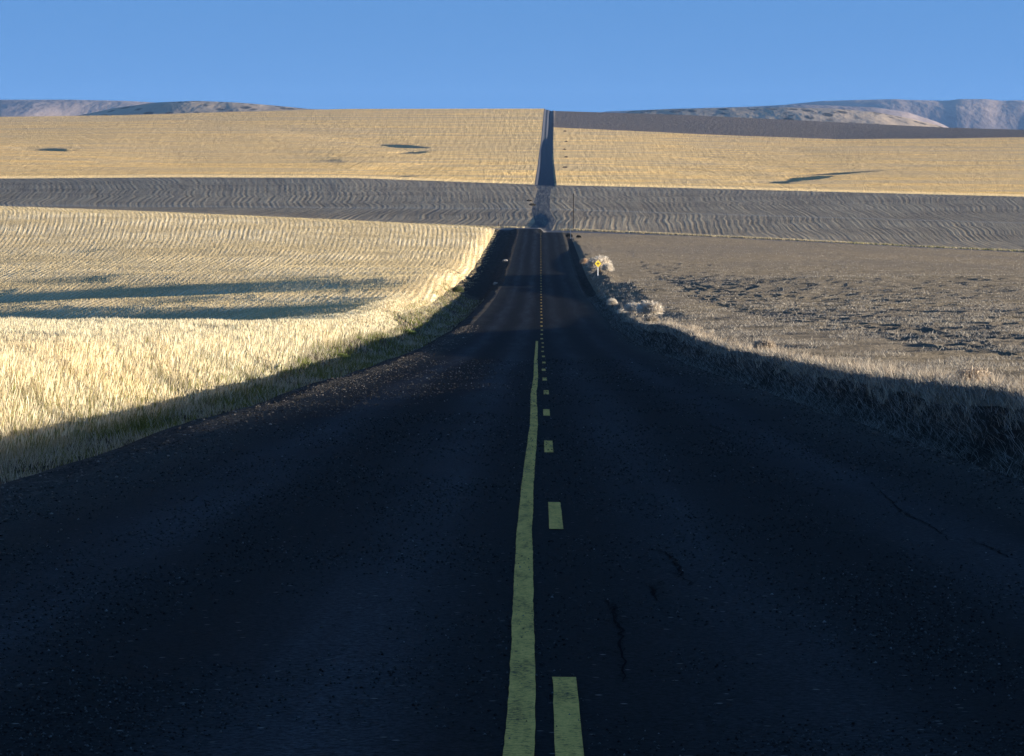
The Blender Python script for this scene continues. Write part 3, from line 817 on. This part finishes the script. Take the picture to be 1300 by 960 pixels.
# ------------------------------------------------------------------ shrubs
def shrub(name, x, y, wid, hgt, a, b, label, cat='shrub', group=None, n=2600, bare=.5, seed=0, tw=None):
    r = np.random.default_rng(seed + 11)
    z0 = gz(x, y) - .05
    lobes = [(r.uniform(-.28, .28), r.uniform(-.28, .28), r.uniform(.0, .22), r.uniform(.6, 1.0)) for _ in range(6)] + [(0, 0, 0, 1.0)]
    # twigs: short bent strips radiating from inside the crown
    th = r.random(n) * 2 * math.pi; ph = np.arccos(r.random(n) * 1.15 - .15); rad = r.random(n) ** .45
    L = np.array(lobes)[r.integers(0, len(lobes), n)]
    px = (L[:, 0] + np.sin(ph) * np.cos(th) * rad * .42 * L[:, 3]) * wid
    py = (L[:, 1] + np.sin(ph) * np.sin(th) * rad * .42 * L[:, 3]) * wid
    pz = np.clip((L[:, 2] * .6 + .38 + np.cos(ph) * rad * .5 * L[:, 3]), .0, 1.05) * hgt
    d = np.stack([px, py, pz - .1 * hgt], -1); d = d / np.maximum(np.linalg.norm(d, axis=1, keepdims=True), 1e-3) + .7 * r.standard_normal((n, 3))
    d = d / np.linalg.norm(d, axis=1, keepdims=True)
    ln = (.07 + .10 * r.random(n)) * max(wid, hgt); wd = (tw or .012) * max(wid, hgt) * (.6 + .8 * r.random(n))
    sd = np.cross(d, r.standard_normal((n, 3))); sd = sd / np.maximum(np.linalg.norm(sd, axis=1, keepdims=True), 1e-3)
    p = np.stack([px, py, pz], -1)
    V = np.stack([p - sd * wd[:, None], p + sd * wd[:, None], p + d * (ln * .6)[:, None] + sd * (wd * .8)[:, None] + np.array([0, 0, .0]), p + d * (ln * .6)[:, None] - sd * (wd * .8)[:, None],
                  p + d * ln[:, None] + sd * (wd * .2)[:, None] - np.array([0, 0, .03]) * hgt, p + d * ln[:, None] - sd * (wd * .2)[:, None] - np.array([0, 0, .03]) * hgt], 1).reshape(-1, 3)
    V[:, 2] = np.maximum(V[:, 2], 0)
    base = (np.arange(n) * 6)[:, None]
    f = np.stack([base + np.array([[0, 1, 2, 3]]), base + np.array([[3, 2, 4, 5]])], 1).reshape(-1, 4)
    t = r.random((n, 1)); c = (np.array(a) * (1 - t) + np.array(b) * t) * (1 + .3 * (r.random((n, 1)) - .5))
    root = empty(name, (x, y, z0))
    mesh_obj('foliage', V, f, M['weed'], root, cols=np.repeat(np.clip(c, 0, .9), 6, 0))
    bm = bmesh.new()
    for q in range(5):
        a_ = q * 1.257 + r.random(); tip = Vector((math.cos(a_) * .25 * wid, math.sin(a_) * .25 * wid, hgt * .55))
        vs = []
        for lev, rr in ((Vector((0, 0, 0)), .02), (tip * .5 + Vector((0, 0, .05 * hgt)), .013), (tip, .005)):
            vs.append([bm.verts.new(lev + Vector((math.cos(g * 2.094), math.sin(g * 2.094), 0)) * rr * wid) for g in range(3)])
        for A, B in zip(vs[:-1], vs[1:]):
            for g in range(3): bm.faces.new((A[g], A[(g + 1) % 3], B[(g + 1) % 3], B[g]))
    bm_obj('stem', bm, M['wood'], root)
    tag(root, label, cat, group)
    return root
TUM = ((.54, .46, .36), (.86, .78, .66))
G1 = 'dry shrubs along the right ditch'
shrub('dry_shrub', 7.0, 391, 2.6, 2.0, *TUM, 'largest cream dry shrub, rising behind the yellow diamond sign', 'shrub', G1, 5200, seed=1)
shrub('dry_shrub', 7.7, 374, 1.2, 1.5, *TUM, 'narrow sunlit cream shrub just below and right of the diamond sign', 'shrub', G1, 3000, seed=2)
shrub('dry_shrub', 5.9, 445, 1.25, 1.1, (.50, .36, .24), (.74, .56, .38), 'small peach coloured dry shrub left of the diamond sign at the road edge', 'shrub', G1, 2500, seed=3)
shrub('dry_shrub', 6.0, 272, 1.0, .85, *TUM, 'round pale shrub on the right bank, third clump coming back from the sign', 'shrub', G1, 2500, seed=4)
shrub('dry_shrub', 6.6, 226, 1.35, .95, *TUM, 'wide low cream shrub joined to the taller one below it on the right bank', 'shrub', G1, 3000, seed=5)
shrub('dry_shrub', 6.7, 200, 1.6, 1.45, *TUM, 'tall rounded pale shrub nearest the camera in the clump on the right bank', 'shrub', G1, 3200, seed=6)
shrub('dry_shrub', 5.9, 238, .8, .55, *TUM, 'small pale tuft between the round shrub and the wide low shrub on the right bank', 'shrub', G1, 1600, seed=7)
shrub('dry_shrub', 6.1, 176, .9, .55, (.30, .25, .19), (.56, .48, .38), 'greyish sparse tuft below the tall rounded shrub on the right bank', 'shrub', G1, 1600, seed=8)
shrub('dry_shrub', 6.3, 92, .7, .5, (.34, .28, .22), (.60, .50, .38), 'grey spiky tuft at the upper end of the sunlit fringe on the right bank', 'shrub', G1, 1800, seed=9)
shrub('dry_shrub', 6.55, 50, .5, .42, (.42, .33, .24), (.70, .58, .44), 'straw coloured tuft on the ditch lip at the right edge of the picture', 'shrub', G1, 1800, seed=10)
GRN = ((.06, .075, .03), (.16, .17, .07))
G2 = 'green weeds on the left bank'
shrub('green_weed', -8.2, 322, 1.3, .9, *GRN, 'dark green weed clump at the notch in the left field edge', 'weed', G2, 2200, seed=21)
shrub('green_weed', -7.5, 186, .9, .45, (.10, .14, .04), (.22, .26, .08), 'bright green weed clump on the left bank where the field edge bends up', 'weed', G2, 2000, seed=22)
shrub('green_weed', -7.3, 120, .6, .35, (.10, .14, .04), (.24, .27, .08), 'low green weed clump at the wheat edge, nearest of the green weeds', 'weed', G2, 1600, seed=23)
DRK = ((.02, .022, .02), (.055, .055, .045))
G3 = 'dark bushes by the crossroad'
shrub('dark_bush', 5.3, 600, 1.1, .95, *DRK, 'dark round bush just left of the pale marker post near the crossroad', 'bush', G3, 1500, seed=31, tw=.03)
shrub('dark_bush', 7.0, 597, 1.0, .7, *DRK, 'dark low bush just right of the pale marker post near the crossroad', 'bush', G3, 1300, seed=32, tw=.03)
# scrubby bits on the far slopes
def far_bush(px, py, Yd, w, h, label, seed, name='hillside_bush', group='bushes dotted over the far slopes', a=(.06, .055, .04), b=(.13, .11, .08), n=900):
    # nudged along the ground to the distance where it shows at the wanted row
    best = min(np.arange(Yd - 300, Yd + 300, 6.0), key=lambda q: abs((HOR - gz(ximg(px, q), q) / q * F) - py))
    return shrub(name, ximg(px, best), best, w, h, a, b, label, 'bush', group, n, seed=seed, tw=.03)
far_bush(676, 262, 960, 1.9, 1.0, 'dark scrubby heap on the ploughed field left of the dirt track', 41)
far_bush(672, 256, 1000, 1.2, .7, 'smaller dark heap just above the scrubby heap on the ploughed field', 42)
for q, (py, lab) in enumerate([(168, 'dark bush beside the far track, topmost of a vertical line of five'), (181, 'dark bush beside the far track, second from the top of the line'),
        (191, 'dark bush beside the far track, middle of the line of five'), (201, 'dark bush beside the far track, fourth down the line'), (214, 'dark bush beside the far track, lowest of the line of five')]):
    far_bush(717 + (q % 2) * 1.5, py, 2000 + (191 - py) * 22, 2.2, 1.3, lab, 50 + q, a=(.16, .13, .09), b=(.28, .22, .15), n=500)

# ------------------------------------------------------------------ diamond warning sign
def tube(bm, p0, p1, r0, r1, seg=8):
    d = Vector(p1) - Vector(p0); q = d.to_track_quat('Z', 'Y').to_matrix()
    A = [bm.verts.new(Vector(p0) + q @ Vector((math.cos(2*math.pi*g/seg)*r0, math.sin(2*math.pi*g/seg)*r0, 0))) for g in range(seg)]
    B = [bm.verts.new(Vector(p1) + q @ Vector((math.cos(2*math.pi*g/seg)*r1, math.sin(2*math.pi*g/seg)*r1, 0))) for g in range(seg)]
    for g in range(seg): bm.faces.new((A[g], A[(g+1) % seg], B[(g+1) % seg], B[g]))
    bm.faces.new(A[::-1]); bm.faces.new(B)
def prism(bm, pts, y0, y1):
    A = [bm.verts.new((x, y0, z)) for x, z in pts]; B = [bm.verts.new((x, y1, z)) for x, z in pts]
    bm.faces.new(A); bm.faces.new(B[::-1])
    for i in range(len(pts)): bm.faces.new((A[i], B[i], B[(i+1) % len(pts)], A[(i+1) % len(pts)]))
    bmesh.ops.recalc_face_normals(bm, faces=bm.faces)
def rdiamond(s, r, cz):
    pts = []
    for k in range(4):
        a = k * math.pi / 2
        for t in (-.5, 0, .5):
            aa = a + t * 1.2
            c = (s - r * 1.414)
            pts.append((math.cos(a) * c + math.cos(aa) * r, cz + math.sin(a) * c + math.sin(aa) * r))
    return pts
sx, sy = 6.75, 384.0
sz = zimg(354, sy)
root = empty('warning_sign', (sx, sy, gz(sx, sy)), math.radians(24))
top = zimg(329.5, sy) - gz(sx, sy); cz = top - .47
bm = bmesh.new()
prism(bm, [(-.045, -.3), (.045, -.3), (.045, cz + .3), (-.045, cz + .3)], 0, .06); bm_obj('post', bm, M['post'], root)
bm = bmesh.new(); prism(bm, rdiamond(.43, .05, cz), -.012, -.002); bm_obj('panel', bm, M['yellow'], root)
bm = bmesh.new()
a, b = .05, .20
prism(bm, [(-a, cz-b), (a, cz-b), (a, cz-a), (b, cz-a), (b, cz+a), (a, cz+a), (a, cz+b), (-a, cz+b), (-a, cz+a), (-b, cz+a), (-b, cz-a), (-a, cz-a)], -.018, -.0125)
bm_obj('symbol', bm, M['black'], root)
bm = bmesh.new()
for dz in (-.3, .3):
    bm = bmesh.new(); tube(bm, (0, -.03, cz + dz), (0, -.0125, cz + dz), .015, .015); bm_obj('bolt', bm, M['post'], root)
tag(root, 'yellow diamond sign with a black cross on a pale post by the cream shrub', 'road sign')

# pale marker post by the crossroad
px, pyy = ximg(724.5, 598), 598.0
root = empty('marker_post', (px, pyy, gz(px, pyy)))
bm = bmesh.new(); prism(bm, [(-.05, -.2), (.05, -.2), (.05, 1.75), (.02, 1.82), (-.02, 1.82), (-.05, 1.75)], 0, .04); bm_obj('post', bm, M['post'], root)
bm = bmesh.new(); prism(bm, [(-.04, 1.45), (.04, 1.45), (.04, 1.7), (-.04, 1.7)], -.008, -.002); bm_obj('reflector', bm, M['post'], root)
tag(root, 'thin pale marker post between two dark bushes near the crossroad', 'marker post')

# utility pole and short fence post beyond the crossroad
ux, uy = ximg(728, 668), 668.0
root = empty('utility_pole', (ux, uy, gz(ux, uy)))
bm = bmesh.new(); tube(bm, (0, 0, -.5), (0, 0, 7.4), .10, .07); bm_obj('pole', bm, M['wood'], root)
bm = bmesh.new(); tube(bm, (0, 0, 7.4), (0, 0, 7.55), .04, .03); bm_obj('insulator', bm, M['post'], root)
tag(root, 'tall thin dark pole standing against the ploughed field beyond the crossroad', 'utility pole')
fx, fy = ximg(633, 666), 666.0
root = bpy.data.objects.new('tmp', None)
bm = bmesh.new(); tube(bm, (0, 0, -.2), (0, 0, 1.3), .06, .05); o = bm_obj('fence_post', bm, M['wood']); o.location = (fx, fy, gz(fx, fy))
tag(o, 'short dark post at the field corner left of the crossroad', 'post')
bpy.data.objects.remove(root)

# rocks on the left shoulder
for q, (x_, y_, s_, lab) in enumerate([(-5.0, 470, .42, 'pale rock on the left shoulder, farther of two'), (-5.1, 372, .3, 'small pale rock on the left shoulder, nearer of two')]):
    bm = bmesh.new(); bmesh.ops.create_icosphere(bm, subdivisions=3, radius=s_)
    for v in bm.verts:
        v.co *= 1 + .35 * mnoise.noise(v.co * 3 + Vector((q * 9, 0, 0))); v.co.z *= .6
    o = bm_obj('rock', bm, M['rock']); o.location = (x_, y_, gz(x_, y_) + s_ * .3)
    tag(o, lab, 'rock', 'rocks on the left shoulder')

# ------------------------------------------------------------------ haze
bm = bmesh.new(); bmesh.ops.create_cube(bm, size=1)
for v in bm.verts:
    v.co = Vector((v.co.x * 13000, -400 + (v.co.y + .5) * 13600, -160 + (v.co.z + .5) * 520))
hm = bpy.data.materials.new('air'); hm.use_nodes = True; t = hm.node_tree; t.nodes.clear()
o_ = t.nodes.new('ShaderNodeOutputMaterial'); pv = t.nodes.new('ShaderNodeVolumePrincipled')
pv.inputs['Color'].default_value = (.30, .54, 1.0, 1); pv.inputs['Density'].default_value = 2.3e-5; pv.inputs['Anisotropy'].default_value = 0
t.links.new(pv.outputs[0], o_.inputs['Volume'])
tag(bm_obj('haze', bm, hm), kind='stuff')

# ------------------------------------------------------------------ world, sun, camera
w = bpy.data.worlds.new('World'); scene.world = w; w.use_nodes = True
t = w.node_tree; bg = t.nodes['Background']
sky = t.nodes.new('ShaderNodeTexSky'); sky.sky_type = 'NISHITA'; sky.sun_disc = False
sky.sun_elevation = SUN_EL; sky.sun_rotation = SUN_AZ
sky.altitude = 600; sky.air_density = 1.0; sky.dust_density = 0; sky.ozone_density = 2.0
tc = t.nodes.new('ShaderNodeTexCoord'); mp = t.nodes.new('ShaderNodeMapping')
t.links.new(tc.outputs['Generated'], mp.inputs['Vector'])
mp.inputs['Location'].default_value = (0, 0, .5)
t.links.new(mp.outputs[0], sky.inputs['Vector'])
mx = t.nodes.new('ShaderNodeMix'); mx.data_type = 'RGBA'; mx.blend_type = 'MULTIPLY'; mx.inputs[0].default_value = 1
mx.inputs[7].default_value = (.455, .645, .885, 1); t.links.new(sky.outputs[0], mx.inputs[6])
t.links.new(mx.outputs[2], bg.inputs['Color']); bg.inputs['Strength'].default_value = .15

sl = bpy.data.lights.new('sun', 'SUN'); sl.energy = 2.8; sl.angle = math.radians(.8); sl.color = (1, .91, .76)
so = bpy.data.objects.new('sun', sl); COL.objects.link(so)
d = Vector((math.sin(SUN_AZ) * math.cos(SUN_EL), math.cos(SUN_AZ) * math.cos(SUN_EL), math.sin(SUN_EL)))
so.rotation_euler = d.to_track_quat('Z', 'Y').to_euler()

cam = bpy.data.cameras.new('camera'); co = bpy.data.objects.new('camera', cam); COL.objects.link(co)
cam.sensor_width = 36; cam.lens = 36 * F / 1300; cam.clip_end = 60000; cam.clip_start = .1
pitch = math.atan((480 - HOR) / F); yaw = math.atan((VX - 650) / F)
co.location = (0, 0, 0); co.rotation_euler = (math.pi / 2 - pitch, 0, yaw)
scene.camera = co
vs = scene.view_settings; vs.view_transform = 'Standard'; vs.look = 'None'; vs.exposure = 2.48; vs.gamma = 1
